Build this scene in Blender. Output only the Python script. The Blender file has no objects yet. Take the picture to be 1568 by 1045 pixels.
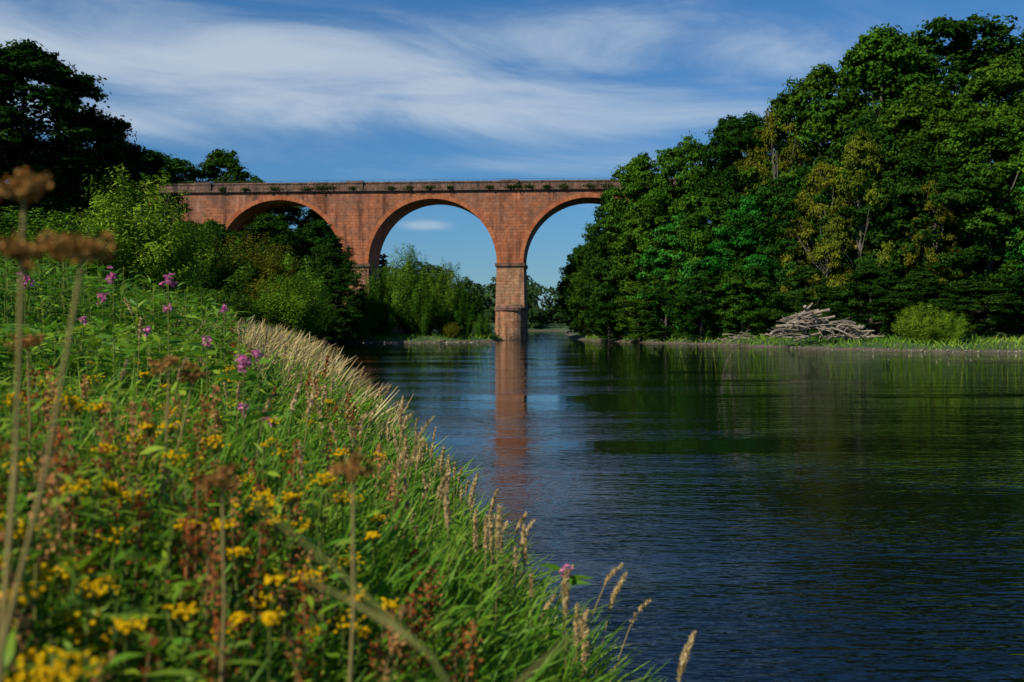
import bpy, math, numpy as np
from mathutils import Vector
R = math.radians
rng = np.random.default_rng(7)
scene = bpy.context.scene
COL = scene.collection

# ------------------------------------------------------------------ helpers
def nrm(v):
    return v/np.maximum(np.linalg.norm(v, axis=-1, keepdims=True), 1e-9)

class Acc:
    def __init__(s): s.V=[];s.F=[];s.M=[];s.A=[];s.n=0
    def add(s,V,F,mat=0,var=0.5):
        if len(F)==0: return
        s.V.append(np.asarray(V,float).reshape(-1,3)); F=np.asarray(F,int)
        s.F.append(F+s.n); s.n+=len(s.V[-1])
        s.M.append(np.full(len(F),mat,int))
        s.A.append(np.broadcast_to(np.asarray(var,float),(len(F),)).copy())
    def mesh(s,name,mats,smooth=False):
        V=np.concatenate(s.V);F=np.concatenate(s.F);M=np.concatenate(s.M);A=np.concatenate(s.A)
        me=bpy.data.meshes.new(name)
        me.vertices.add(len(V)); me.vertices.foreach_set('co',V.ravel().astype(np.float32))
        me.loops.add(F.size); me.loops.foreach_set('vertex_index',F.ravel().astype(np.int32))
        me.polygons.add(len(F)); me.polygons.foreach_set('loop_start',(np.arange(len(F))*4).astype(np.int32))
        me.polygons.foreach_set('material_index',M.astype(np.int32))
        me.polygons.foreach_set('use_smooth',np.full(len(F),smooth))
        me.update(calc_edges=True)
        a=me.attributes.new('var','FLOAT','FACE'); a.data.foreach_set('value',A.astype(np.float32))
        for m in mats: me.materials.append(m)
        return me
    def obj(s,name,mats,smooth=False,parent=None):
        me=s.mesh(name,mats,smooth); o=bpy.data.objects.new(name,me); COL.objects.link(o)
        if parent: o.parent=parent
        return o

def box(acc,x0,x1,y0,y1,z0,z1,mat=0,var=0.5):
    V=[(x0,y0,z0),(x1,y0,z0),(x1,y1,z0),(x0,y1,z0),(x0,y0,z1),(x1,y0,z1),(x1,y1,z1),(x0,y1,z1)]
    F=[(0,3,2,1),(4,5,6,7),(0,1,5,4),(1,2,6,5),(2,3,7,6),(3,0,4,7)]
    acc.add(V,F,mat,var)

def blades(acc,base,d,L,W,droop,prof,mat=0,var=0.5,face=None,r=rng):
    N=len(base); S=len(prof)-1
    if N==0: return
    L=np.broadcast_to(L,(N,));W=np.broadcast_to(W,(N,));droop=np.broadcast_to(droop,(N,))
    if face is None: face=nrm(r.normal(size=(N,3)))
    side=nrm(np.cross(d,face))
    hd=d.copy(); hd[:,2]=0; hd=nrm(hd+1e-5)
    V=np.zeros((N,S+1,2,3))
    for k in range(S+1):
        t=k/S
        p=base+d*(L*t)[:,None]
        p=p+hd*(droop*L*t*t*0.6)[:,None]; p[:,2]-=droop*L*t*t*0.55
        w=(W*prof[k]*0.5)[:,None]
        V[:,k,0]=p-side*w; V[:,k,1]=p+side*w
    b=(np.arange(N)*(S+1)*2)[:,None]
    F=np.concatenate([np.concatenate([b+2*k,b+2*k+1,b+2*k+3,b+2*k+2],1)[:,None] for k in range(S)],1).reshape(-1,4)
    var=np.repeat(np.broadcast_to(var,(N,)),S)
    acc.add(V.reshape(-1,3),F,mat,var)

def tubes(acc,P0,P1,r0,r1,mat=0,var=0.5,sides=4):
    P0=np.atleast_2d(P0);P1=np.atleast_2d(P1);N=len(P0)
    if N==0: return
    r0=np.broadcast_to(r0,(N,));r1=np.broadcast_to(r1,(N,))
    d=nrm(P1-P0); ref=np.where(np.abs(d[:,2:3])>0.9,np.array([[1.,0,0]]),np.array([[0,0,1.]]))
    a=nrm(np.cross(d,ref));b=np.cross(d,a)
    V=np.zeros((N,2,sides,3))
    for k in range(sides):
        an=2*math.pi*k/sides; o=a*math.cos(an)+b*math.sin(an)
        V[:,0,k]=P0+o*r0[:,None];V[:,1,k]=P1+o*r1[:,None]
    bs=(np.arange(N)*2*sides)[:,None]
    F=np.concatenate([np.concatenate([bs+k,bs+(k+1)%sides,bs+sides+(k+1)%sides,bs+sides+k],1)[:,None] for k in range(sides)],1).reshape(-1,4)
    acc.add(V.reshape(-1,3),F,mat,np.repeat(np.broadcast_to(var,(N,)),sides))

def polytube(acc,pts,rad,mat=0,var=0.5,sides=8,cap=True):
    pts=np.array(pts,float);n=len(pts);V=np.zeros((n,sides,3))
    for i in range(n):
        d=nrm(pts[min(i+1,n-1)]-pts[max(i-1,0)]); ref=np.array([1.,0,0]) if abs(d[2])>0.8 else np.array([0,0,1.])
        a=nrm(np.cross(d,ref));b=np.cross(d,a)
        for k in range(sides):
            an=2*math.pi*k/sides; V[i,k]=pts[i]+(a*math.cos(an)+b*math.sin(an))*rad[i]
    F=[(i*sides+k,i*sides+(k+1)%sides,(i+1)*sides+(k+1)%sides,(i+1)*sides+k) for i in range(n-1) for k in range(sides)]
    acc.add(V.reshape(-1,3),F,mat,var)
    if cap:
        for i in (0,n-1):
            q=V[i]
            if sides==8: acc.add(q,[(0,1,2,3),(0,3,4,7),(4,5,6,7)],mat,min(1,var+.3))

CUBE=nrm(np.array([(x,y,z) for x in(-1,1) for y in(-1,1) for z in(-1,1)],float))
CF=np.array([(0,1,3,2),(4,6,7,5),(0,4,5,1),(2,3,7,6),(0,2,6,4),(1,5,7,3)])
def balls(acc,C,r,zs=1.0,mat=0,var=0.5):
    N=len(C)
    if N==0: return
    r=np.broadcast_to(r,(N,))
    V=C[:,None,:]+CUBE[None]*np.array([1,1,zs])*r[:,None,None]
    F=(np.arange(N)*8)[:,None,None]+CF[None]
    acc.add(V.reshape(-1,3),F.reshape(-1,4),mat,np.repeat(np.broadcast_to(var,(N,)),6))

def cards(acc,C,n,t,l,w,mat=0,var=0.5):
    N=len(C)
    if N==0: return
    n=nrm(n); t=nrm(t-n*np.sum(t*n,-1,keepdims=True)); b=np.cross(n,t)
    l=np.broadcast_to(l,(N,))[:,None];w=np.broadcast_to(w,(N,))[:,None]
    V=np.stack([C-t*l,C+b*w+t*l*.1,C+t*l,C-b*w+t*l*.1],1)
    F=np.arange(N*4).reshape(N,4)
    acc.add(V.reshape(-1,3),F,mat,var)

# ------------------------------------------------------------------ materials
def newmat(name):
    m=bpy.data.materials.new(name);m.use_nodes=True;nt=m.node_tree;nt.nodes.clear()
    out=nt.nodes.new('ShaderNodeOutputMaterial');return m,nt,out
def nd(nt,t,**k):
    n=nt.nodes.new(t)
    for a,b in k.items(): setattr(n,a,b)
    return n
def ramp(nt,src,stops):
    r=nd(nt,'ShaderNodeValToRGB');e=r.color_ramp.elements
    e[0].position,e[0].color=stops[0][0],(*stops[0][1],1)
    e[1].position,e[1].color=stops[-1][0],(*stops[-1][1],1)
    for p,c in stops[1:-1]:
        x=e.new(p);x.color=(*c,1)
    nt.links.new(src,r.inputs[0]);return r.outputs[0]

def leafmat(name,stops,objcol=False,transl=0.3,rough=0.55,gloss=False):
    m,nt,out=newmat(name);L=nt.links.new
    at=nd(nt,'ShaderNodeAttribute',attribute_name='var')
    c=ramp(nt,at.outputs['Fac'],stops)
    if objcol:
        oi=nd(nt,'ShaderNodeObjectInfo');mx=nd(nt,'ShaderNodeMix',data_type='RGBA',blend_type='MULTIPLY')
        mx.inputs[0].default_value=1;L(c,mx.inputs[6]);L(oi.outputs['Color'],mx.inputs[7]);c=mx.outputs[2]
    if gloss:
        p=nd(nt,'ShaderNodeBsdfPrincipled');p.inputs['Roughness'].default_value=rough
        p.inputs['Specular IOR Level'].default_value=0.25;L(c,p.inputs['Base Color'])
    else:
        p=nd(nt,'ShaderNodeBsdfDiffuse');L(c,p.inputs['Color'])
    if transl<=0:
        L(p.outputs[0],out.inputs[0]);return m
    t=nd(nt,'ShaderNodeBsdfTranslucent');ms=nd(nt,'ShaderNodeMixShader');ms.inputs[0].default_value=transl
    L(c,t.inputs['Color']);L(p.outputs[0],ms.inputs[1]);L(t.outputs[0],ms.inputs[2]);L(ms.outputs[0],out.inputs[0])
    return m

def noisemat(name,c1,c2,scale=4,rough=0.85,bump=0.3,stretch=(1,1,1)):
    m,nt,out=newmat(name);L=nt.links.new
    tc=nd(nt,'ShaderNodeTexCoord');mp=nd(nt,'ShaderNodeMapping');mp.inputs['Scale'].default_value=stretch
    no=nd(nt,'ShaderNodeTexNoise');no.inputs['Scale'].default_value=scale;no.inputs['Detail'].default_value=6
    L(tc.outputs['Object'],mp.inputs[0]);L(mp.outputs[0],no.inputs['Vector'])
    c=ramp(nt,no.outputs[0],[(0.3,c1),(0.7,c2)])
    p=nd(nt,'ShaderNodeBsdfPrincipled');p.inputs['Roughness'].default_value=rough
    b=nd(nt,'ShaderNodeBump');b.inputs['Strength'].default_value=bump
    L(no.outputs[0],b.inputs['Height']);L(b.outputs[0],p.inputs['Normal']);L(c,p.inputs['Base Color']);L(p.outputs[0],out.inputs[0])
    return m

M_leaf=leafmat('foliage',[(0,(0.25,0.31,0.27)),(0.5,(0.82,0.84,0.8)),(1,(2.0,1.75,1.4))],objcol=True,transl=.24)
M_bark=noisemat('bark',(0.05,0.04,0.03),(0.14,0.115,0.085),5,0.9,0.6,(1,1,.2))
M_barkpale=noisemat('bark_pale',(0.08,0.07,0.05),(0.19,0.17,0.12),5,0.9,0.6,(1,1,.2))
M_grass=leafmat('grass_blade',[(0,(0.03,0.10,0.008)),(0.45,(0.09,0.24,0.012)),(0.8,(0.19,0.36,0.018)),(1,(0.32,0.39,0.05))],gloss=True,transl=.35)
M_herb=leafmat('herb_leaf',[(0,(0.03,0.10,0.008)),(0.5,(0.10,0.25,0.010)),(1,(0.29,0.39,0.018))],gloss=True,transl=.38)
M_stem=leafmat('stem',[(0,(0.07,0.14,0.02)),(0.5,(0.22,0.22,0.06)),(1,(0.42,0.29,0.12))],transl=0.1)
M_straw=leafmat('straw_seed',[(0,(0.28,0.2,0.08)),(0.5,(0.52,0.38,0.16)),(1,(0.66,0.52,0.28))],transl=0.25)
M_yellow=leafmat('yellow_florets',[(0,(0.65,0.35,0.005)),(1,(0.88,0.58,0.01))],transl=0.15)
M_rust=leafmat('rust_seed',[(0,(0.12,0.03,0.01)),(0.5,(0.32,0.09,0.025)),(1,(0.48,0.24,0.09))],transl=0.2)
M_brown=leafmat('brown_umbel',[(0,(0.2,0.08,0.015)),(1,(0.48,0.26,0.08))],transl=0.1)
M_pink=leafmat('pink_petal',[(0,(0.6,0.10,0.28)),(1,(0.85,0.36,0.56))],transl=0.3)

def stonemat(name,ca,cb,cc,patch_amt=.75,top=None):
    m,nt,out=newmat(name);L=nt.links.new
    tc=nd(nt,'ShaderNodeTexCoord');sp=nd(nt,'ShaderNodeSeparateXYZ');L(tc.outputs['Object'],sp.inputs[0])
    ad=nd(nt,'ShaderNodeMath',operation='ADD');L(sp.outputs[0],ad.inputs[0]);L(sp.outputs[1],ad.inputs[1])
    cb_=nd(nt,'ShaderNodeCombineXYZ');L(ad.outputs[0],cb_.inputs[0]);L(sp.outputs[2],cb_.inputs[1])
    br=nd(nt,'ShaderNodeTexBrick');L(cb_.outputs[0],br.inputs['Vector'])
    br.inputs['Scale'].default_value=1;br.inputs['Brick Width'].default_value=1.0;br.inputs['Row Height'].default_value=0.46
    br.inputs['Mortar Size'].default_value=0.035;br.inputs['Mortar Smooth'].default_value=0.5
    br.inputs['Color1'].default_value=(*ca,1);br.inputs['Color2'].default_value=(*cb,1)
    br.inputs['Mortar'].default_value=(ca[0]*.55,ca[1]*.55,ca[2]*.55,1)
    n1=nd(nt,'ShaderNodeTexNoise');n1.inputs['Scale'].default_value=.3;n1.inputs['Detail'].default_value=8;n1.inputs['Roughness'].default_value=.75
    L(tc.outputs['Object'],n1.inputs['Vector'])
    src=n1.outputs[0]
    if top is not None:   # weathering is heavier high on the wall
        tr_=nd(nt,'ShaderNodeMapRange');tr_.inputs[1].default_value=top[0];tr_.inputs[2].default_value=top[1];tr_.inputs[3].default_value=-.06;tr_.inputs[4].default_value=.08;L(sp.outputs[2],tr_.inputs[0])
        a2=nd(nt,'ShaderNodeMath',operation='ADD');L(src,a2.inputs[0]);L(tr_.outputs[0],a2.inputs[1]);src=a2.outputs[0]
    mr=nd(nt,'ShaderNodeMapRange');mr.inputs[1].default_value=.47;mr.inputs[2].default_value=.62;mr.inputs[4].default_value=patch_amt;L(src,mr.inputs[0])
    mx=nd(nt,'ShaderNodeMix',data_type='RGBA');L(mr.outputs[0],mx.inputs[0]);L(br.outputs[0],mx.inputs[6]);mx.inputs[7].default_value=(*cc,1)
    n4=nd(nt,'ShaderNodeTexNoise');n4.inputs['Scale'].default_value=1.4;n4.inputs['Detail'].default_value=5;n4.inputs['Roughness'].default_value=.75;L(tc.outputs['Object'],n4.inputs['Vector'])
    s4=ramp(nt,n4.outputs[0],[(.3,(.5,.46,.44)),(.5,(.95,.95,.95)),(.72,(1.4,1.45,1.5))])
    m4=nd(nt,'ShaderNodeMix',data_type='RGBA',blend_type='MULTIPLY');m4.inputs[0].default_value=1;L(mx.outputs[2],m4.inputs[6]);L(s4,m4.inputs[7])
    mp=nd(nt,'ShaderNodeMapping');mp.inputs['Scale'].default_value=(.9,.9,.12);L(tc.outputs['Object'],mp.inputs[0])
    n2=nd(nt,'ShaderNodeTexNoise');n2.inputs['Scale'].default_value=1;n2.inputs['Detail'].default_value=6;L(mp.outputs[0],n2.inputs['Vector'])
    s=ramp(nt,n2.outputs[0],[(0.34,(.42,.38,.36)),(.5,(1,1,1)),(.62,(1.05,1.05,1.05)),(.72,(1.6,1.9,2.2))])
    m2=nd(nt,'ShaderNodeMix',data_type='RGBA',blend_type='MULTIPLY');m2.inputs[0].default_value=1;L(m4.outputs[2],m2.inputs[6]);L(s,m2.inputs[7])
    p=nd(nt,'ShaderNodeBsdfPrincipled');p.inputs['Roughness'].default_value=.9
    b=nd(nt,'ShaderNodeBump');b.inputs['Strength'].default_value=.5;b.inputs['Distance'].default_value=.05;L(br.outputs['Fac'],b.inputs['Height']);b.invert=True
    L(m2.outputs[2],p.inputs['Base Color']);L(b.outputs[0],p.inputs['Normal']);L(p.outputs[0],out.inputs[0]);return m
M_sand=stonemat('red_sandstone',(.46,.155,.062),(.36,.105,.038),(.22,.105,.06),.8,(12,22.5))
M_pale=stonemat('buff_sandstone',(.44,.23,.115),(.38,.16,.07),(.3,.19,.11))
M_par=stonemat('weathered_parapet_stone',(.23,.115,.07),(.15,.08,.05),(.10,.08,.055))
M_ring=leafmat('arch_stone',[(0,(.33,.10,.042)),(1,(.47,.17,.075))],transl=0.0)
M_iron=noisemat('dark_iron',(.02,.02,.02),(.05,.045,.04))

# ------------------------------------------------------------------ river outline / terrain
RIV=np.array([(60,-1500),(4,-60),(1.3,-10),(0.9,0),(0.75,4),(0.57,5.5),(0.06,8),(-1.0,15),(-2.9,22),(-5.5,35),(-11,60),(-18,90),(-24,112),(-26,122),(-24,130),
 (-18,131),(-12,130.5),(-6,132),(-2.6,134),(-1.8,140),(-1,165),(1,200),(2.7,262),(14,262),(11,200),(9.5,165),(11,143),(17,130),(24,119.5),(27.6,109),(33,98),(40,92.5),(46,90.5),(80,86),(200,78),(1500,60),(1500,-1500)],float)
def sdist(x,y):
    x=np.asarray(x,float);y=np.asarray(y,float);P=np.stack([x.ravel(),y.ravel()],1)
    A=RIV;B=np.roll(RIV,-1,0);D=np.full(len(P),1e9);ins=np.zeros(len(P),bool)
    for a,b in zip(A,B):
        ab=b-a;t=np.clip(((P-a)@ab)/(ab@ab),0,1);q=a+t[:,None]*ab
        D=np.minimum(D,np.hypot(*(P-q).T))
        c=((a[1]>P[:,1])!=(b[1]>P[:,1]))
        with np.errstate(divide='ignore',invalid='ignore'):
            xi=(b[0]-a[0])*(P[:,1]-a[1])/(b[1]-a[1]+1e-12)+a[0]
        ins^=c&(P[:,0]<xi)
    return np.where(ins,-D,D).reshape(x.shape)
def wig(x,y):
    return .5*np.sin(x*.9+y*.5)+.5*np.sin(y*1.3-x*.35+2)+.4*np.sin(x*2.3+1)*np.sin(y*1.9)
def gz(x,y):
    x=np.asarray(x,float);y=np.asarray(y,float)
    d=sdist(x,y);d=d+wig(x,y)*np.clip(y/120,.05,.8)
    right=(x>8)&(y>60)
    hb=np.where(right,.9,np.interp(y,[100,126],[2.4,.9]));w=np.where(right,3,2.2)
    land=hb*(1-np.exp(-np.maximum(d,0)/w))
    far=np.interp(y,[150,190],[1,.12])
    rise=np.where(right,np.clip((d-12)*.3,0,15)*far,np.clip((d-8)*np.interp(y,[40,90],[.03,.17]),0,11))
    land=land+rise+.12*wig(x*.7,y*.7)*np.clip(d/3,0,1)
    bed=-1.6*(1-np.exp(np.minimum(d,0)/2.5))
    return np.where(d>0,land,bed)
xs=np.unique(np.concatenate([[-4000,-1500,-700,-350,-220],np.arange(-150,-12,2.),np.arange(-12,4,.3),np.arange(4,130,2.),[150,220,350,700,1500,4000]]))
ys=np.unique(np.concatenate([[-3000,-900,-300,-100,-40],np.arange(-16,30,.35),np.arange(30,180,1.6),np.arange(180,330,8.),[380,500,800,1600,4500]]))
GX,GY=np.meshgrid(xs,ys,indexing='ij');GZ=gz(GX,GY)
nx,ny=len(xs),len(ys);idx=np.arange(nx*ny).reshape(nx,ny)
F=np.stack([idx[:-1,:-1],idx[1:,:-1],idx[1:,1:],idx[:-1,1:]],-1).reshape(-1,4)
m,nt,out=newmat('ground_soil_and_grass');L=nt.links.new
ge=nd(nt,'ShaderNodeNewGeometry');sp=nd(nt,'ShaderNodeSeparateXYZ');L(ge.outputs['Position'],sp.inputs[0])
n=nd(nt,'ShaderNodeTexNoise');n.inputs['Scale'].default_value=.8;n.inputs['Detail'].default_value=8;L(ge.outputs['Position'],n.inputs['Vector'])
g=ramp(nt,n.outputs[0],[(.3,(.02,.045,.01)),(.55,(.04,.08,.015)),(.75,(.09,.11,.03))])
n3=nd(nt,'ShaderNodeTexNoise');n3.inputs['Scale'].default_value=6;n3.inputs['Detail'].default_value=6;L(ge.outputs['Position'],n3.inputs['Vector'])
s=ramp(nt,n3.outputs[0],[(.35,(.05,.037,.024)),(.7,(.16,.12,.08))])
ad=nd(nt,'ShaderNodeMath',operation='MULTIPLY_ADD');ad.inputs[1].default_value=.25;L(n3.outputs[0],ad.inputs[0]);L(sp.outputs[2],ad.inputs[2])
mr=nd(nt,'ShaderNodeMapRange');mr.inputs[1].default_value=.28;mr.inputs[2].default_value=.42;L(ad.outputs[0],mr.inputs[0])
mx=nd(nt,'ShaderNodeMix',data_type='RGBA');L(mr.outputs[0],mx.inputs[0]);L(s,mx.inputs[6]);L(g,mx.inputs[7])
p=nd(nt,'ShaderNodeBsdfPrincipled');p.inputs['Roughness'].default_value=.95;L(mx.outputs[2],p.inputs['Base Color'])
b=nd(nt,'ShaderNodeBump');b.inputs['Strength'].default_value=.6;b.inputs['Distance'].default_value=.1;L(n3.outputs[0],b.inputs['Height']);L(b.outputs[0],p.inputs['Normal']);L(p.outputs[0],out.inputs[0])
a=Acc();a.add(np.stack([GX,GY,GZ],-1).reshape(-1,3),F);a.obj('ground',[m],True)

# ------------------------------------------------------------------ water
m,nt,out=newmat('river_water');L=nt.links.new
ge=nd(nt,'ShaderNodeNewGeometry')
def wn(scale,st,det=3,rot=0,rough=.5):
    mp=nd(nt,'ShaderNodeMapping');mp.inputs['Scale'].default_value=st;mp.inputs['Rotation'].default_value=(0,0,rot);L(ge.outputs['Position'],mp.inputs[0])
    n=nd(nt,'ShaderNodeTexNoise');n.inputs['Scale'].default_value=scale;n.inputs['Detail'].default_value=det;n.inputs['Roughness'].default_value=rough;L(mp.outputs[0],n.inputs['Vector']);return n.outputs[0]
def ma(op,a_,b_,c_=None):
    n=nd(nt,'ShaderNodeMath',operation=op)
    for i,v in enumerate((a_,b_,c_)):
        if v is None: continue
        if isinstance(v,(int,float)): n.inputs[i].default_value=v
        else: L(v,n.inputs[i])
    return n.outputs[0]
big=wn(.08,(.45,2.4,1),5,.2,.62)
amp=nd(nt,'ShaderNodeMapRange');amp.inputs[1].default_value=.42;amp.inputs[2].default_value=.62;amp.inputs[3].default_value=.14;amp.inputs[4].default_value=.9;L(big,amp.inputs[0])
# the open reach close to this bank is breezier than the sheltered pool by the woods
spw=nd(nt,'ShaderNodeSeparateXYZ');L(ge.outputs['Position'],spw.inputs[0])
br_=nd(nt,'ShaderNodeMapRange');br_.inputs[1].default_value=10;br_.inputs[2].default_value=26;br_.inputs[3].default_value=.45;br_.inputs[4].default_value=0;L(spw.outputs[1],br_.inputs[0])
amp2=ma('ADD',amp.outputs[0],br_.outputs[0])
w1=wn(1.3,(.4,1.2,1),2,.15);w2=wn(4.0,(.42,1.25,1),2,-.15);w3=wn(9,(.38,1.2,1),2,.1)
h=ma('ADD',ma('MULTIPLY',w1,.026),ma('MULTIPLY',w2,.032));h=ma('ADD',h,ma('MULTIPLY',w3,.024));h=ma('MULTIPLY',h,amp2)
b=nd(nt,'ShaderNodeBump');b.inputs['Strength'].default_value=1;b.inputs['Distance'].default_value=.62;L(h,b.inputs['Height'])
p=nd(nt,'ShaderNodeBsdfPrincipled');p.inputs['Base Color'].default_value=(.002,.003,.003,1);p.inputs['Roughness'].default_value=.015;p.inputs['IOR'].default_value=1.31;p.inputs['Specular IOR Level'].default_value=.42
L(b.outputs[0],p.inputs['Normal']);L(p.outputs[0],out.inputs[0])
a=Acc();a.add([(-4000,-3000,0),(4000,-3000,0),(4000,4500,0),(-4000,4500,0)],[(0,1,2,3)]);a.obj('river_water',[m])

# ------------------------------------------------------------------ viaduct
via=bpy.data.objects.new('railway_viaduct',None);COL.objects.link(via);via.location=(-.3,150,0);via.rotation_euler=(0,0,R(-4))
P=23.6;r0=9.8;ZS=11.5;ZT=22.5;DW=8.0
ids=range(-5,5)
W=Acc();RG=Acc()
for i in ids:
    c=(i+.5)*P;N=36
    th=np.linspace(math.pi,0,N+1);x=c+r0*np.cos(th);z=ZS+r0*np.sin(th)
    for yy,fl in ((0,0),(DW,1)):
        V=np.stack([np.stack([x,np.full_like(x,yy),z],1),np.stack([x,np.full_like(x,yy),np.full_like(x,ZT)],1)],1).reshape(-1,3)
        F=[(2*k,2*k+2,2*k+3,2*k+1) for k in range(N)];W.add(V,F)
        V=[(c+r0,yy,ZS),(c+P-r0,yy,ZS),(c+P-r0,yy,ZT),(c+r0,yy,ZT)];W.add(V,[(0,1,2,3)])
    V=np.stack([np.stack([x,np.zeros_like(x),z],1),np.stack([x,np.full_like(x,DW),z],1)],1).reshape(-1,3)
    W.add(V,[(2*k,2*k+1,2*k+3,2*k+2) for k in range(N)])
    NB=50
    for k in range(NB):
        a0=math.pi*k/NB;a1=math.pi*(k+1)/NB-.003;v=rng.random()
        for y0,y1 in ((-.05,.25),(DW-.25,DW+.05)):
            q=[]
            for rr in (r0-.02,r0+.6):
                for an in (a0,a1): q.append((c+rr*math.cos(an),ZS+.02+rr*math.sin(an)))
            V=[(X_,y0,Z_) for X_,Z_ in q]+[(X_,y1,Z_) for X_,Z_ in q]
            RG.add(V,[(0,2,3,1),(4,5,7,6),(0,1,5,4),(2,6,7,3),(0,4,6,2),(1,3,7,5)],0,v)
xe0=-4.5*P-r0;xe1=4.5*P+r0
for s0,s1 in ((xe0-60,xe0),(xe1,xe1+60)):
    box(W,s0,s1,0,DW,-2,ZT)
W.obj('spandrel_walls',[M_sand],parent=via);RG.obj('arch_rings',[M_ring],parent=via)
S=Acc();box(S,xe0-60,xe1+60,-.34,DW+.34,ZT+.003,ZT+.3)
x=xe0-20
while x<xe1+20:
    box(S,x,x+.3,-.14,-.003,ZT-.2,ZT);x+=.7
S.obj('string_course',[M_par],parent=via)
PA=Acc()
for y0 in (-.02,DW-.38):
    box(PA,xe0-60,xe1+60,y0,y0+.4,ZT+.303,ZT+1.2)
    box(PA,xe0-60,xe1+60,y0-.1,y0+.5,ZT+1.203,ZT+1.42)
for i in range(-5,7):
    box(PA,i*P-1.35,i*P+1.35,-.3,.5,ZT+1.206,ZT+1.52);box(PA,i*P-1.25,i*P+1.25,-.2,.1,ZT+.306,ZT+1.2)
x=xe0-20
while x<xe1+20:
    box(PA,x,x+.28,-.06,0,ZT+.33,ZT+1.18);x+=1.18
PA.obj('parapet',[M_par],parent=via)
RL=Acc();x=xe0-20
while x<xe1+20:
    box(RL,x,x+.05,.1,.15,ZT+1.4,ZT+1.72);x+=2.4
box(RL,xe0-20,xe1+20,.11,.14,ZT+1.68,ZT+1.72)
RL.obj('railing',[M_iron],parent=via)
PI=Acc();PB=Acc()
for i in range(-4,6):
    X=i*P;hw=(P-2*r0)/2
    V=[]
    for z,g in ((-2,.3),(ZS-.45,.06)):
        V+=[(X-hw-g,-g,z),(X+hw+g,-g,z),(X+hw+g,DW+g,z),(X-hw-g,DW+g,z)]
    PI.add(V,[(0,1,5,4),(1,2,6,5),(2,3,7,6),(3,0,4,7)])
    box(PB,X-hw-.25,X+hw+.25,-.27,DW+.27,ZS-.45,ZS+.02,0)
    prof=[(-2,2.4,0),(4.4,2.25,0),(4.4,2.45,1),(4.8,2.45,1),(5.3,2.05,1)]
    rings=[]
    for z,w,_ in prof:
        ring=[(X+w*math.cos(t),.6+w*math.sin(t)*.95,z) for t in np.linspace(math.pi,2*math.pi,13)]+[(X+w*math.cos(t),DW-.6+w*math.sin(t)*.95,z) for t in np.linspace(0,math.pi,13)]
        rings.append(ring)
    V=np.array(rings);n_=V.shape[1]
    for j in range(len(prof)-1):
        F=[(k,(k+1)%n_,n_+(k+1)%n_,n_+k) for k in range(n_)]
        PI.add(V[j:j+2].reshape(-1,3),F,0 if j==0 else 1)
PI.obj('piers',[M_pale,M_par],parent=via);PB.obj('pier_bands',[M_par],parent=via)
a=Acc()
for x in (-44,-40.5,-36,-31,-29,-27.5,-24,-18,-15.3,-12.2,-9,-3,0,1.2,3,5.5,8,12,14.5):
    s=rng.uniform(.25,.6);k=150
    C=np.array([x,-.34,ZT+.34])+rng.normal(size=(k,3))*np.array([s,.12,s*.45])+np.array([0,0,s*.3])
    cards(a,C,rng.normal(size=(k,3))+np.array([0,-.6,.6]),rng.normal(size=(k,3)),.13,.08,0,rng.random(k)*.6)
x=-50.
while x<30:
    k=10;s=.2;C=np.array([x,-.34,ZT+.33])+rng.normal(size=(k,3))*np.array([s,.05,.07]);cards(a,C,rng.normal(size=(k,3)),rng.normal(size=(k,3)),.09,.05,0,rng.random(k)*.6);x+=rng.uniform(.4,2.0)
o=a.obj('ledge_weeds',[M_leaf],parent=via);o.color=(.06,.10,.02,1)

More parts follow.
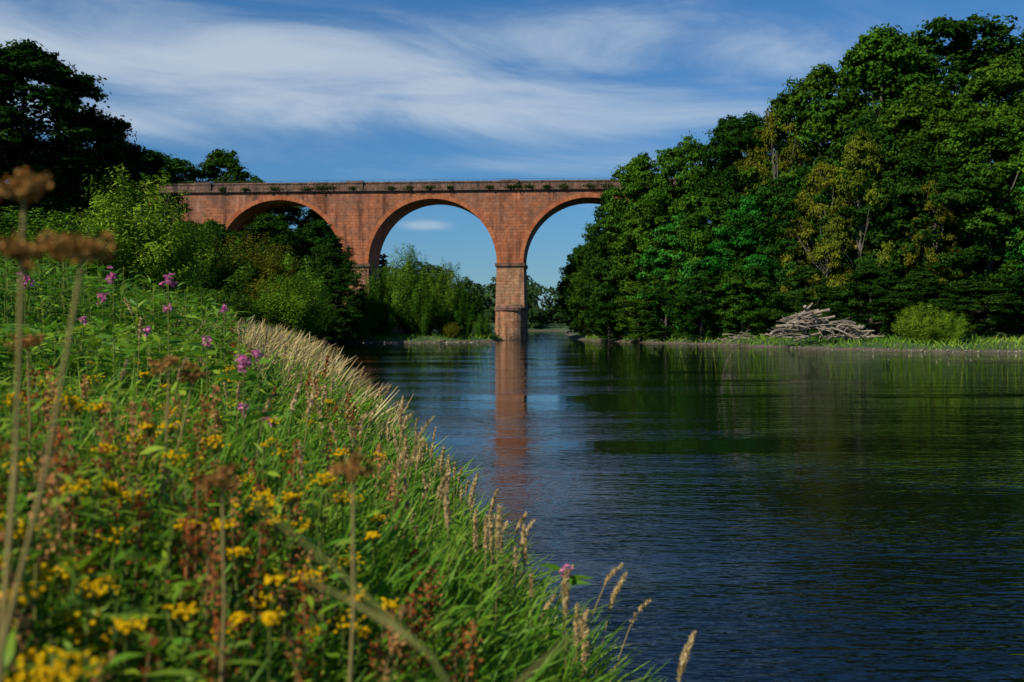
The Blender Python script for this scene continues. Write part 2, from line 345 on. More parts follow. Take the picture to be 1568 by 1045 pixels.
# ------------------------------------------------------------------ trees
H0,R0=20.,7.
def tree_mesh(name,seed,base=.08,K=150,per=9,leaf=36,ls=.185,limbs=10,pale=False,shape=.7,cr=(.10,.23)):
    r=np.random.default_rng(seed);a=Acc();ph=r.random(4)*6.28
    cs=[];crs=[];cv=[]
    for k in range(K):
        t=r.random()**.9 if k>12 else r.uniform(.82,1.02)
        az=r.random()*6.283
        env=math.sin(math.pi*min(.985,(.1+.86*t))**.95)**shape*(1+.17*math.sin(2*az+ph[0])+.14*math.sin(3*az+ph[1]+4*t)+.13*math.sin(7*t+ph[2]))
        rf=r.uniform(.62,1.06) if r.random()<.85 else r.uniform(.1,.6)
        rc=R0*r.uniform(*cr)*(1 if t<.85 else .75)
        rad=max(0,R0*env-rc*.55)*rf
        z=H0*(base+(1-base)*t)-rc*.6*t
        cs.append((rad*math.cos(az),rad*math.sin(az),max(z,rc*.5)));crs.append(rc);cv.append(r.uniform(-.2,.2))
    cs=np.array(cs);crs=np.array(crs);cv=np.array(cv)
    od=cs-np.array([0,0,H0*.4]);od[:,2]*=.4;od=nrm(od)
    u=nrm(r.normal(size=(K,per,3))+od[:,None]*.6);u[...,2]=np.where(u[...,2]<-.4,-u[...,2],u[...,2])
    sc=cs[:,None]+u*crs[:,None,None]*np.array([1.1,1.1,.85])*r.uniform(.4,1.3,(K,per,1))
    sr=crs[:,None]*r.uniform(.25,.62,(K,per))
    v=nrm(r.normal(size=(K,per,leaf,3)));v[...,2]=np.where((v[...,2]<0)&(r.random((K,per,leaf))<.6),-v[...,2],v[...,2])
    C=sc[:,:,None]+v*sr[:,:,None,None]*np.array([1.2,1.2,.7])*np.clip(r.normal(.85,.38,(K,per,leaf,1)),.1,2.0)
    n=v*.75+u[:,:,None]*.45+od[:,None,None]*.25+np.array([0,0,.3])+r.normal(size=v.shape)*.55
    var=.40+cv[:,None,None]+r.uniform(-.16,.16,(K,per,1))+r.normal(size=(K,per,leaf))*.13
    C=C.reshape(-1,3);n=n.reshape(-1,3);var=np.clip(var.reshape(-1),0,1)
    q=C[:,2]>.1;C,n,var=C[q],n[q],var[q]
    cards(a,C,n,r.normal(size=C.shape)+np.array([0,0,-.5]),ls*r.uniform(.55,1.35,len(C)),ls*.62,0,var)
    tp=[(0,0,-.6),(.1,.05,H0*.15),(-.15,.2,H0*.4),(.2,-.1,H0*.65),(.1,.1,H0*.88)]
    polytube(a,tp,[.5,.36,.28,.17,.05],1)
    for j in r.choice(K,min(K,limbs),replace=False):
        e=cs[j];z0=max(H0*.08,min(e[2]*.6,H0*.7));s=np.array([0,.0,z0]);mid=(s+e)/2+np.array([0,0,-.4])+r.normal(size=3)*.3
        polytube(a,[s,mid,e,e+nrm(e-mid)*crs[j]*1.0],[.14,.08,.045,.015],1,sides=5,cap=False)
    return a.mesh(name,[M_leaf,M_barkpale if pale else M_bark])

def willow_mesh(name,seed,K=90,leaf=430,ls=.22):
    r=np.random.default_rng(seed);a=Acc()
    for k in range(K):
        az=r.random()*6.283;out=R0*r.random()**.6*r.uniform(.7,1.05);h=H0*(1-.5*(out/R0)**2)*r.uniform(.5,1.0)
        e=np.array([out*math.cos(az),out*math.sin(az),h]);s=np.array([e[0]*.15,e[1]*.15,0])
        mid=np.array([e[0]*.55,e[1]*.55,h*.55])
        t=r.uniform(.12,1.0,leaf)[:,None]
        p=(1-t)**2*s+2*t*(1-t)*mid+t*t*e
        w=1.5*np.sin(np.pi*np.clip(t*.92,0,1))**.7*.85+.12
        v=nrm(r.normal(size=(leaf,3)))
        ns=16;spray=nrm(r.normal(size=(ns,3)))[r.integers(0,ns,leaf)]
        p=p+(v*.45+spray*.7)*w*np.array([1,1,1.1]);p[:,2]=np.maximum(p[:,2],.1)
        d=nrm(nrm(e-mid)[None]*.7+np.array([0,0,.25])+v*.6+spray*.4)
        out_=nrm(np.array([e[0],e[1],h*.3]))
        cards(a,p,v*.6+spray*.6+out_*.5+np.array([0,0,.6])+r.normal(size=v.shape)*.3,d,ls*r.uniform(.7,1.4,leaf),ls*.34,0,np.clip(.5+r.uniform(-.17,.17)+r.normal(size=leaf)*.14,0,1))
        if k%4==0: polytube(a,[s,mid,e],[.14,.08,.02],1,sides=5,cap=False)
    return a.mesh(name,[M_leaf,M_bark])

T=[tree_mesh('broadleaf_crown',11+i,base=b_,shape=s_) for i,(b_,s_) in enumerate(((.03,.6),(.05,.8),(.1,.6),(.02,.5),(.05,.7)))]
ASH=[tree_mesh('ash_crown',41+i,base=.1,K=90,per=9,leaf=26,ls=.17,limbs=26,pale=True,shape=.7,cr=(.12,.22)) for i in range(2)]
WI=[willow_mesh('willow_crown',61+i) for i in range(3)]
cnt=[0]
def place(kind,me,x,y,ztop,rad,col,name):
    o=bpy.data.objects.new(name,me);COL.objects.link(o);g=float(gz(x,y));g=max(g,.1)-.15
    cnt[0]+=1;rr=np.random.default_rng(cnt[0]+100)
    o.location=(x,y,g);o.scale=(rad/R0*rr.uniform(.95,1.1),rad/R0,(ztop-g)/H0);o.rotation_euler=(0,0,rr.random()*6.28)
    f=rr.uniform(.8,1.15);o.color=(col[0]*f*rr.uniform(.85,1.25),col[1]*f,col[2]*f,1)
DK=(.030,.088,.011);MD=(.058,.145,.012);BR=(.042,.23,.026);YL=(.15,.18,.016);WL=(.14,.27,.02);WD=(.085,.19,.018);DD=(.022,.060,.010)
right=[
 (57,128,41,12.5,DK),(47,127,39,10.5,MD),(39,127,34,9,MD),(66,128,39,11.5,DK),(76,128,42,12,DK),(88,125,40,12,MD),(52,140,42,11,DK),
 (28.7,131,28.8,6.5,DK),(23.8,136,27,6.2,MD),(18.2,141,25.5,6.2,MD),(14.8,145,22,5,DK),(33.5,140,31,7.5,DK),
 (12.4,148.5,15,4.2,MD),(15.5,141,18,5,DK),(19.5,135,19.5,6,MD),(22.3,131,17,5.2,BR),(25.6,128,20.5,6,MD),(30,124.5,18,5.4,BR),(35,122,21,6.5,DK),
 (46.5,113,22,7.5,DK),(53,110.5,25,8,MD),(60,109,20,7.5,BR),(68,108,26,8.5,MD),(77,106,24,8.5,DK),(87,104,27,9.5,MD),(98,102,24,9,DK),
 (49,119,30,8.5,MD),(43,120,27,7.5,DK),(58,117,32,9.5,MD),(28,121,10,4,MD),(23.5,123.5,9,3.8,DK),(34,115.5,9,4,DK),(40,111,9,4.5,DK),(20,129.5,8,3.8,DK),(17,133,8,3.6,MD),(13.5,138.8,8,3.4,DK),
 (11.8,152,10,3.4,DK),(48,104,7,4.5,DK),(55,103,9,5,DK),(62,102,8,5,MD),(70,101,9,5.5,DK),(80,99,9,6,MD),(44,107,8,4.5,DK),
 (12.3,168,15,4.5,DK),(13.5,180,16,5,DD),(20,215,17,6,DK),(18,200,16,5,DD),(27,220,18,7,DK)]
for k,(x,y,z,r_,c) in enumerate(right): place('t',T[k%5],x,y,z,r_,c,'broadleaf_tree')
for k,(x,y,z,r_,c) in enumerate([(33.5,126,29,5,YL),(40,114.5,24,4.8,YL),(37,117,21,4.5,YL),(30.5,128,24,4.5,YL),(46.5,110,18,3.6,YL)]): place('t',ASH[k%2],x,y,z,r_,c,'ash_tree')
left=[(-37,76,23.4,8.5,DD),(-43,73,22.5,9,DD),(-33.4,80,19.3,6,DD),(-37,98,19.5,5.5,DK),(-43,95,18,6.5,DK),(-36,120,14.5,6,DK),(-32,132,16.6,6.4,DK),(-27.4,138,16.2,5.2,DK),
 (-24.2,130,12.5,4.2,DK),(-22.5,127,9,3.4,DK),(-41,125,15,7.5,DK),(-51,176,32.2,8.5,DK),(-61,176,31.5,9.5,DK),(-44.5,172,27,5,DK),(-38,165,23,8,DK),(-31,165,22,7,DK),
 (-29,100,10,4.5,MD),(-50,110,19,8,DK),(-52,85,21,8,DK),(-26,163,17,5,DK),(-50,60,18,8,DK),(-34,55,11,6.5,DK)]
for k,(x,y,z,r_,c) in enumerate(left): place('t',T[(k+1)%5],x,y,z,r_,c,'broadleaf_tree')
wl=[(-18.8,50,11.2,3.9,WL),(-18.3,58,9.6,4,WD),(-19.6,74,10.2,4.6,YL),(-21.5,92,10,4.8,WL),(-20.5,45,8.6,3.8,WL),(-21.5,40,8.0,4,WD),(-24,62,11,5,WL),
 (-23.5,106,9,4.5,MD),(-23.5,118,8,4,MD),(-15.2,68,6.6,3.2,WL),(-12.5,42,4.6,1.9,WD),(-20.5,131,7.8,3,MD),
 (-14.5,140,14.6,5,WD),(-9.2,139,12.4,4.2,WD),(-19,139,11.5,4,MD),(-12,136,8,4,MD),(-6.5,137.5,8.4,3,MD),(-4,135.5,4.2,1.8,MD),(-17.5,135,6,3.2,MD),(-21,133.5,5.5,3,MD),(40.5,98.5,5,3,WL),(43,98,4.2,2.6,WL),(-8,134,3,1.8,YL),(-10.5,33,4.2,1.7,WD),(-13.5,30,5.0,2.2,WL)]
for k,(x,y,z,r_,c) in enumerate(wl): place('w',WI[k%3],x,y,z,r_,c,'willow_tree' if z>6 else 'willow_shrub')

r=np.random.default_rng(5);a=Acc()
for k in range(260):
    x=r.uniform(-130,150);y=r.uniform(264,320)
    h=r.uniform(12,16)+(y-262)*.03
    if x<-20: h+=5
    N=420;v=nrm(r.normal(size=(N,3)));v[:,2]=np.abs(v[:,2])*1.0-.15
    sub=nrm(r.normal(size=(14,3)))[r.integers(0,14,N)]
    C=np.array([x,y,h*.5])+sub*np.array([3.6,3.6,h*.38])+v*np.array([1.8,1.8,1.8])
    cards(a,C,v+sub*.4+r.normal(size=v.shape)*.4,r.normal(size=v.shape),.5,.33,0,np.clip(.45+r.uniform(-.2,.2)+r.normal(size=N)*.1,0,1))
    C2=C.copy();C2[:,2]*=.45;cards(a,C2,v,r.normal(size=v.shape),.7,.5,0,.3)
o=a.obj('distant_trees',[M_leaf]);o.color=(.045,.09,.028,1)

# ------------------------------------------------------------------ scatter vegetation
def scatter(n,d0,d1,a0,a1,r,pw=0.):
    D=np.exp(r.uniform(math.log(d0),math.log(d1),n));az=r.uniform(a0,a1,n)
    x=D*np.tan(az);y=D;return x,y,D
def patch(x,y,s,seed):
    return .5+.25*(np.sin(x*s+seed)+np.sin(y*s*.8+seed*2.1))*.6+.35*np.sin((x+y)*s*.6+seed*1.7)*np.sin((x-y)*s*.45+seed)
def capH(x,y,D,g,h):
    az=x/np.maximum(y,.1)
    k=np.where(D<7,.105-.05*np.clip((-az-.1)/.35,0,1),.05)
    cap=3-k*D-g
    cap=np.where(D<12,cap,9)
    return np.minimum(h,np.maximum(cap*rng.uniform(.75,1.05,len(h)),.1))

A=Acc()
x,y,D=scatter(52000,1.3,75,-.75,.6,rng)
d=sdist(x,y);q=(d>-.05);x,y,D,d=x[q],y[q],D[q],d[q];g=gz(x,y);N=len(x)
edge=np.exp(-d/1.6)
h=rng.uniform(.45,.85,N)+.2*edge*rng.random(N);h=capH(x,y,D,g,h)
lean=rng.normal(size=(N,3))*np.array([.22,.22,0])+np.array([.16,0,1.0])*1;lean[:,0]+=edge*.14
var=np.clip(.38+.42*patch(x,y,.9,1)+rng.normal(size=N)*.16,0,1)
blades(A,np.stack([x,y,g-.03],1),nrm(lean),h*1.12,(.009+rng.random(N)*.010)*(1+D/9),rng.uniform(.1,.7,N),[.7,1,.8,.08],0,var)
A.obj('meadow_grass',[M_grass])

A=Acc()
x,y,D=scatter(26000,4,60,-.5,.3,rng)
d=sdist(x,y);pr=np.exp(-((d-1.4)/1.6)**2)*(.45+patch(x,y,.5,3));q=(d>0)&(rng.random(len(x))<pr);x,y,D,d=x[q],y[q],D[q],d[q];g=gz(x,y);N=len(x)
blades(A,np.stack([x,y,g-.03],1),nrm(rng.normal(size=(N,3))*np.array([.18,.16,0])+np.array([.08,0,1])),rng.uniform(.6,1.15,N),(.018+rng.random(N)*.014)*(1+D/25),rng.uniform(.05,.7,N),[.8,1,.8,.4,.03],0,np.clip(.62+rng.normal(size=N)*.18,0,1))
A.obj('reed_grass',[M_grass])

A=Acc()
x,y,D=scatter(8500,1.3,50,-.75,.4,rng)
x2,y2,D2=scatter(1600,8,22,-.62,-.27,rng);x=np.concatenate([x,x2]);y=np.concatenate([y,y2]);D=np.concatenate([D,D2]);tall=np.concatenate([np.zeros(8500),np.ones(1600)])
d=sdist(x,y);q=(d>.25)&(rng.random(len(x))<np.clip(.3+d*.35,0,1));x,y,D,d,tall=x[q],y[q],D[q],d[q],tall[q];g=gz(x,y);N=len(x)
h=rng.uniform(.45,.95,N)+np.clip(d-4,0,3)*.13;h=capH(x,y,D,g,h);h=h+tall*np.clip(patch(x,y,.8,5)*.7,0,.6)
base=np.stack([x,y,g],1);top=base+np.stack([rng.normal(size=N)*.08,rng.normal(size=N)*.08,h],1)
tubes(A,base,top,.005,.003,1,rng.random(N)*.5,3)
m_=16
t=(np.linspace(.3,1,m_)[None]+rng.normal(size=(N,m_))*.03)[...,None]
pb=(base[:,None]*(1-t)+top[:,None]*t).reshape(-1,3)
az=(np.arange(m_)*2.4)[None]+rng.random((N,1))*6.28+rng.normal(size=(N,m_))*.3
el=rng.uniform(.1,1.0,(N,m_));dr=np.stack([np.cos(az)*np.cos(el),np.sin(az)*np.cos(el),np.sin(el)],-1).reshape(-1,3)
LL=(rng.uniform(.05,.115,(N,m_))*(1+D[:,None]/35)*(1+.35*tall[:,None])).reshape(-1)
var=np.clip((.38+.45*patch(x,y,.8,4)-.2*tall+rng.normal(size=N)*.13)[:,None]+rng.normal(size=(N,m_))*.12+.2*(t[...,0]-.5),0,1).reshape(-1)
blades(A,pb,nrm(dr),LL,LL*rng.uniform(.16,.34,len(LL)),rng.uniform(.2,.9,len(LL)),[.15,1,.75,.04],0,var,face=nrm(np.array([0,0,1.])+rng.normal(size=dr.shape)*.35))
A.obj('leafy_wildflower_stems',[M_herb,M_stem])

A=Acc()
x,y,D=scatter(620,1.5,9,-.62,-.14,rng)
d=sdist(x,y);q=(d>1.2)&(rng.random(len(x))<np.clip(patch(x,y,1.3,9)*1.7-.5,0,1)*np.where(D<5,.8,.25));x,y,D,d=x[q],y[q],D[q],d[q];g=gz(x,y);N=len(x)
h=capH(x,y,D,g,rng.uniform(.7,1.0,N))+.03
base=np.stack([x,y,g],1);top=base+np.stack([rng.normal(size=N)*.1,rng.normal(size=N)*.1,h],1);tubes(A,base,top,.004,.003,1,.2,4)
sz=rng.uniform(.5,1.3,N)
for k in range(34):
    o=rng.normal(size=(N,3))*np.array([.026,.026,.012])*sz[:,None];c=top+o+np.array([0,0,.02])
    tubes(A,top-np.array([0,0,.03]),c,.0012,.0012,1,.2,3);balls(A,c,.007+rng.random(N)*.003,.6,0,rng.random(N))
A.obj('tansy_flowers',[M_yellow,M_stem])

A=Acc()
x,y,D=scatter(800,1.5,20,-.6,.06,rng)
d=sdist(x,y);q=(d>.9)&(rng.random(len(x))<np.clip(patch(x,y,1.1,2)*1.6-.5,0,1)*.6);x,y,D,d=x[q],y[q],D[q],d[q];g=gz(x,y);N=len(x)
h=capH(x,y,D,g,rng.uniform(.8,1.1,N))+.05
base=np.stack([x,y,g],1);top=base+np.stack([rng.normal(size=N)*.12,rng.normal(size=N)*.1,h],1);tubes(A,base,top,.004,.002,1,.8,4)
vv=rng.random(N)
for k in range(120):
    t=rng.uniform(.62,1,N)[:,None];c=base*(1-t)+top*t;sp_=.05*(1.12-t)/.4+.006
    c=c+rng.normal(size=(N,3))*sp_*np.array([.55,.55,.5])
    cards(A,c,rng.normal(size=(N,3)),rng.normal(size=(N,3)),.008*(1+D/12),.006*(1+D/12),0,np.clip(vv*.9+rng.random(N)*.3,0,1))
A.obj('dock_seed_stalks',[M_rust,M_stem])

def heads(A,x,y,h,hl,lx,D,M=60,fat=1.):
    N=len(x);g=gz(x,y);base=np.stack([x,y,g],1)
    top=base+np.stack([lx*h,rng.normal(size=N)*.06,h],1);ax=nrm(top-base+np.array([.25,0,0])*h[:,None]*lx[:,None])
    tubes(A,base,top,.003*(1+D/14),.002*(1+D/14),1,.75,4)
    t=rng.random((N,M,1));wd=(hl[:,None,None]*.075*fat)*np.sin(np.pi*(.12+.86*t))**.8
    an=rng.random((N,M,1))*6.283;s1=nrm(np.cross(ax,np.array([0,1.,0.])));s2=np.cross(ax,s1)
    off=(s1[:,None]*np.cos(an)+s2[:,None]*np.sin(an))
    c=top[:,None]+ax[:,None]*(t*hl[:,None,None])+off*wd*.6
    c[...,0]+=(t[...,0]**2)*hl[:,None]*lx[:,None]*.9
    dd=nrm(ax[:,None]+off*.45+rng.normal(size=(N,M,3))*.12)
    cards(A,c.reshape(-1,3),rng.normal(size=(N*M,3)),dd.reshape(-1,3),np.repeat(.014*(1+D/14),M),np.repeat(.0042*(1+D/8),M),0,np.clip(.6+rng.normal(size=N*M)*.2,0,1))
A=Acc()
x,y,D=scatter(900,5,40,-.4,.1,rng);d=sdist(x,y);q=(d>.25)&(rng.random(len(x))<np.exp(-d/1.2)*.7);x,y,D,d=x[q],y[q],D[q],d[q];N=len(x)
heads(A,x,y,rng.uniform(.75,1.1,N),rng.uniform(.10,.2,N),rng.normal(size=N)*.15+.08,D)
hx=np.array([.25,.31,.58,.62,.52,.40,.22,-.15,-.22,-.12,-.4,-.48,-.3,.0,-.7,-.62,-.85,-1.0,-.55,.30,.10,-.3,-.1]);hy=np.array([4.6,4.8,4.5,4.7,4.2,5,5.2,5.5,6,6.5,6.2,7,7.5,6,6.6,8,7.5,8.5,5.6,5.4,5.8,5,4.8])
nh=len(hx)
heads(A,hx,hy,rng.uniform(.9,1.2,nh),rng.uniform(.18,.27,nh),rng.uniform(-.05,.22,nh),hy*.6,M=200,fat=1.2)
A.obj('reed_canary_grass_seed_heads',[M_straw,M_stem])
A=Acc()
x,y,D=scatter(17000,12,42,-.34,-.13,rng);d=sdist(x,y);pr=np.clip(patch(x,y,.35,6)*1.6-.35,0,1)*np.exp(-((d-2.7)/2.2)**2);q=(d>.3)&(rng.random(len(x))<pr*.75);x,y,D,d=x[q],y[q],D[q],d[q];N=len(x);g=gz(x,y)
blades(A,np.stack([x,y,g],1),nrm(rng.normal(size=(N,3))*np.array([.22,.15,0])+np.array([.15,0,1])),rng.uniform(.6,1.35,N),.011*(1+D/14),rng.uniform(.1,.6,N),[.4,.5,1,.2],0,rng.random(N))
A.obj('dry_grass',[M_straw])

A=Acc()
pts=[(-2.76,8,3.33,.06),(-3.2,8,3.34,.05),(-1.35,5,2.79,.045),(-1.3,5.1,2.82,.03),(-1.9,7,2.37,.045),(-1.7,7,2.3,.04),(-2.3,7.5,2.85,.045),(.27,5.2,1.68,.035),(-3.7,9,3.2,.045),(-4.4,9,3.35,.055),(-2.9,8.4,3.1,.045),(-4.1,9.5,3.0,.045),(-2.6,9,3.1,.045),(-3.3,9,2.9,.045)]
for (X,Y,Z,s_) in pts:
    g_=float(gz(X,Y));tubes(A,np.array([[X,Y,g_]]),np.array([[X,Y,Z]]),.006,.004,1,.3,5)
    k=14;c=np.array([X,Y,Z])+rng.normal(size=(k,3))*s_*.45
    for j in range(4):
        dd=nrm(rng.normal(size=(k,3))+np.array([0,-.4,.2]));blades(A,c,dd,s_*.45,s_*.38,.4,[.3,1,.9,.2],0,rng.random(k))
    k=22;t=rng.random((k,1));c=np.array([X,Y,g_])*(1-t)+np.array([X,Y,Z])*t;an=rng.random(k)*6.28
    blades(A,c,nrm(np.stack([np.cos(an),np.sin(an),np.full(k,.5)],1)),.13,.035,.6,[.15,1,.7,.04],2,rng.random(k)*.6)
A.obj('himalayan_balsam',[M_pink,M_stem,M_herb])

def hog(name,bx,by,tops):
    A=Acc();g_=float(gz(bx,by));b0=np.array([bx,by,g_])
    node=b0*.45+np.array(tops[0][:3])*.55
    node[2]=min(node[2],tops[0][2]-.3)
    polytube(A,[b0,(b0+node)/2+np.array([.015,0,0]),node],[.010,.008,.006],1,.8,sides=8)
    for (X,Y,Z,s_) in tops:
        e=np.array([X,Y,Z-s_*.6]);polytube(A,[node,(node+e)/2+np.array([.008,0,-.02]),e],[.0055,.0042,.0038],1,.8,sides=8)
        for k in range(16):
            an=k*2.4+rng.normal()*.3;rr=s_*math.sqrt((k+.5)/16)*rng.uniform(.8,1.15);u=e+np.array([rr*math.cos(an),rr*math.sin(an),s_*.6-rr*rr/s_*.35+rng.normal()*.01])
            polytube(A,[e,u],[.002,.0014],1,.7,sides=4,cap=False)
            K=22;c=u+rng.normal(size=(K,3))*np.array([.010,.010,.007])*s_/.06;tubes(A,np.repeat(u[None]-[[0,0,.012]],K,0),c,.0006,.0006,0,.3,3)
            cards(A,c,rng.normal(size=(K,3))+np.array([0,0,.6]),rng.normal(size=(K,3)),.0055,.0045,0,rng.random(K))
    A.obj(name,[M_brown,M_stem])
hog('hogweed_seed_head',-1.02,1.85,[(-.88,1.8,3.25,.055),(-.885,1.8,3.135,.05),(-.775,1.8,3.14,.055)])
hog('hogweed_seed_head',-.45,2.55,[(-.40,2.5,2.64,.055)])
hog('hogweed_seed_head',-.78,2.6,[(-.73,2.5,2.61,.045)])
hog('hogweed_seed_head',-1.5,4.1,[(-1.38,4,2.84,.08),(-1.3,4.05,2.78,.06)])
hog('hogweed_seed_head',-1.9,3.9,[(-1.85,3.8,2.93,.07)])
A=Acc();polytube(A,[(.12,1.45,1.6),(.03,1.46,2.25),(-.12,1.47,2.5),(-.28,1.49,2.64),(-.40,1.5,2.73)],[.004,.004,.0035,.003,.001],0,.4,sides=8)
blades(A,np.array([[-.12,1.47,2.5],[-.05,1.46,2.4]]),nrm(np.array([[-.9,.05,.75],[.6,.1,.7]])),.22,.008,.2,[.6,1,.7,.05],0,.6)
A.obj('dead_grass_stalk',[M_stem])

A=Acc()
n_=42000;x=rng.uniform(-28,95,n_);y=rng.uniform(84,152,n_);d=sdist(x,y);q=(d>.1)&(d<np.where(x>26,10,4.5));x,y,d=x[q],y[q],d[q];N=len(x);g=gz(x,y)
q=(g>.08)
x,y,g,d=x[q],y[q],g[q],d[q];N=len(x)
blades(A,np.stack([x,y,g-.05],1),nrm(rng.normal(size=(N,3))*np.array([.35,.35,0])+np.array([0,0,1])),rng.uniform(.3,.9,N)*(1+.5*patch(x,y,.3,1)),.09,.4,[.8,1,.6,.1],0,np.clip(.5+.4*patch(x,y,.25,7)+rng.normal(size=N)*.15,0,1))
A.obj('shore_grass',[M_grass])
A=Acc()
n_=6000;x=rng.uniform(27,95,n_);y=rng.uniform(83,112,n_);d=sdist(x,y)+wig(x,y)*.7;q=(d>-.3)&(d<.8)&(rng.random(n_)<.25+patch(x,y,.3,8));x,y=x[q],y[q];N=len(x);g=np.maximum(gz(x,y),-.05)
balls(A,np.stack([x,y,g],1),rng.uniform(.04,.15,N)*(1+(rng.random(N)>.95)*1.0),.6,0)
n_=500;x=rng.uniform(-28,-2,n_);y=rng.uniform(126,136,n_);d=sdist(x,y);q=(d>-.6)&(d<.7);x,y=x[q],y[q];balls(A,np.stack([x,y,np.maximum(gz(x,y),0)],1),rng.uniform(.06,.2,len(x)),.6,0)
A.obj('shore_pebbles',[noisemat('pebble',(.2,.16,.11),(.48,.41,.30),1.5)],True)
A=Acc();r=np.random.default_rng(21)
def log(c,L_,az,tilt,rad):
    d=np.array([math.cos(az)*math.cos(tilt),math.sin(az)*math.cos(tilt),math.sin(tilt)]);pts=[];n=6
    bend=r.normal(size=3)*L_*.08
    for k in range(n):
        t=k/(n-1)-.5;pts.append(np.array(c)+d*L_*t+bend*(1-4*t*t))
    polytube(A,pts,[rad*(1-.6*k/(n-1)) for k in range(n)],0,.5,sides=8)
    for k in range(3):
        s_=pts[r.integers(2,n-1)];e=s_+(d*.5+r.normal(size=3)*.45)*L_*.28;polytube(A,[s_,(s_+e)/2+r.normal(size=3)*.05,e],[rad*.45,rad*.3,rad*.1],0,.5,sides=6,cap=False)
for k in range(70):
    u=r.uniform(-1,1);X=32.6+u*4.0;Y=104.2+r.uniform(-1.6,1.4)-u*1.0
    top_=np.interp(u,[-1,-.6,0,1],[1.2,3.0,2.2,.7]);zt=1.1+r.uniform(0,top_)
    log((X,Y,zt),r.uniform(1.2,4.4),r.normal()*.6+(math.pi if r.random()<.5 else 0),r.normal()*.22-.12,r.uniform(.05,.2))
A.obj('driftwood_pile',[noisemat('driftwood',(.10,.075,.05),(.38,.31,.23),1.0,.9,.4,(1,1,2))],True)
A=Acc();r=np.random.default_rng(4)
for k in range(8): log((25.8+r.uniform(-1.5,1.5),115+r.uniform(-1,1)-1,.4+r.random()*.7),r.uniform(1.5,3.5),r.normal()*.4,r.normal()*.25,.07)
A.obj('fallen_branches',[bpy.data.materials['driftwood']],True)

# ------------------------------------------------------------------ sun + sky
S=Vector((-.70,-.56,.74)).normalized()
el=math.asin(S.z);rot=math.atan2(S.x,S.y)
su=bpy.data.lights.new('sun','SUN');su.energy=5.0;su.angle=R(.5);su.color=(1,.94,.82)
so=bpy.data.objects.new('sun',su);COL.objects.link(so);so.rotation_euler=S.to_track_quat('Z','Y').to_euler();so.location=(-50,-50,80)
w=bpy.data.worlds.new('World');scene.world=w;w.use_nodes=True;nt=w.node_tree;nt.nodes.clear();L=nt.links.new
out=nd(nt,'ShaderNodeOutputWorld');bg=nd(nt,'ShaderNodeBackground');bg.inputs[1].default_value=.082;L(bg.outputs[0],out.inputs[0])
sk=nd(nt,'ShaderNodeTexSky',sky_type='NISHITA');sk.sun_disc=False;sk.sun_elevation=el;sk.sun_rotation=rot%(2*math.pi);sk.dust_density=.2;sk.ozone_density=2.5;sk.air_density=1.0
tc=nd(nt,'ShaderNodeTexCoord');sp=nd(nt,'ShaderNodeSeparateXYZ');L(tc.outputs['Generated'],sp.inputs[0])
AZ=ma('ARCTAN2',sp.outputs[0],sp.outputs[1]);EL=sp.outputs[2]
def blob(a0,e0,ra,re,k,tilt=0):
    u=ma('SUBTRACT',AZ,a0);v=ma('SUBTRACT',EL,e0);v=ma('ADD',v,ma('MULTIPLY',u,tilt))
    q=ma('ADD',ma('POWER',ma('ABSOLUTE',ma('DIVIDE',u,ra),0),2),ma('POWER',ma('ABSOLUTE',ma('DIVIDE',v,re),0),2))
    return ma('MULTIPLY',ma('POWER',2.718,ma('MULTIPLY',q,-1)),k)
B=None
for t_ in [(-.40,.245,.26,.05,1,.03),(-.12,.235,.26,.045,.9,.05),(.22,.265,.26,.035,.75,.12),(.14,.195,.26,.025,.9,.02),(-.42,.18,.16,.018,.7,0),(-.088,.094,.03,.006,.9,0),(.05,.15,.35,.014,.5,0),(.10,.115,.05,.015,.4,0),(-.8,.2,.2,.06,.8,0),(.9,.25,.3,.06,.8,0),(2.5,.3,.6,.1,.7,0),(-2.2,.4,.5,.1,.6,0)]:
    x_=blob(*t_);B=x_ if B is None else ma('ADD',B,x_)
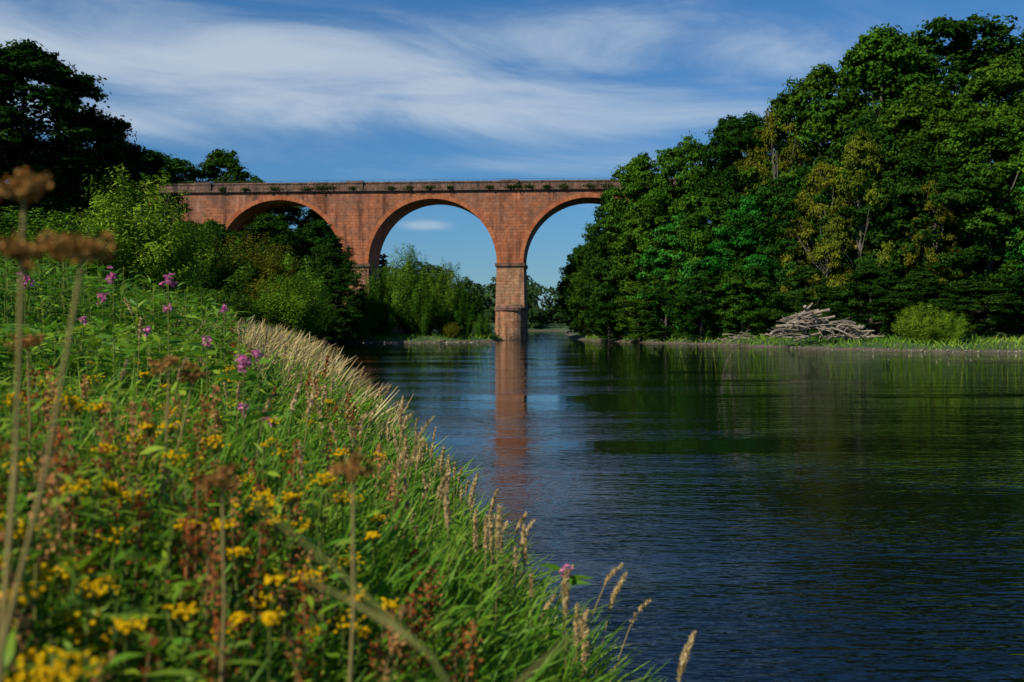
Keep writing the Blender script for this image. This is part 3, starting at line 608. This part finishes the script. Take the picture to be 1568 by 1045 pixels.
cv=nd(nt,'ShaderNodeCombineXYZ');L(ma('MULTIPLY',AZ,2.6),cv.inputs[0]);L(ma('ADD',ma('MULTIPLY',EL,13),ma('MULTIPLY',AZ,.9)),cv.inputs[1])
n=nd(nt,'ShaderNodeTexNoise');n.inputs['Scale'].default_value=1.3;n.inputs['Detail'].default_value=9;n.inputs['Roughness'].default_value=.6;n.inputs['Distortion'].default_value=.6;L(cv.outputs[0],n.inputs['Vector'])
den=ma('ADD',ma('MULTIPLY',B,.55),ma('MULTIPLY',ma('SUBTRACT',n.outputs[0],.5),1.9))
mr=nd(nt,'ShaderNodeMapRange',interpolation_type='SMOOTHSTEP');mr.inputs[1].default_value=.0;mr.inputs[2].default_value=.95;mr.inputs[4].default_value=.8;L(den,mr.inputs[0])
fac=ma('MULTIPLY',mr.outputs[0],ma('MINIMUM',ma('MULTIPLY',B,1.6),1.0))
tr=nd(nt,'ShaderNodeMapRange');tr.inputs[1].default_value=0;tr.inputs[2].default_value=.3;L(EL,tr.inputs[0])
tcv=ramp(nt,tr.outputs[0],[(0,(.42,.66,.98)),(.4,(.38,.73,1.05)),(1,(.42,.86,1.22))])
tint=nd(nt,'ShaderNodeMix',data_type='RGBA',blend_type='MULTIPLY');tint.inputs[0].default_value=1;L(sk.outputs[0],tint.inputs[6]);L(tcv,tint.inputs[7])
mx=nd(nt,'ShaderNodeMix',data_type='RGBA');L(fac,mx.inputs[0]);L(tint.outputs[2],mx.inputs[6]);mx.inputs[7].default_value=(6.7,7.8,8.9,1);L(mx.outputs[2],bg.inputs[0])

# ------------------------------------------------------------------ camera
cd=bpy.data.cameras.new('camera');cam=bpy.data.objects.new('camera',cd);COL.objects.link(cam);scene.camera=cam
cd.lens=35;cd.sensor_width=36;cd.clip_start=.05;cd.clip_end=8000
cam.location=(0,0,3);cam.rotation_euler=(R(90-1.22),0,0)
cd.dof.use_dof=True;cd.dof.focus_distance=22;cd.dof.aperture_fstop=2.2
scene.view_settings.view_transform='Standard';scene.view_settings.look='None';scene.view_settings.exposure=0
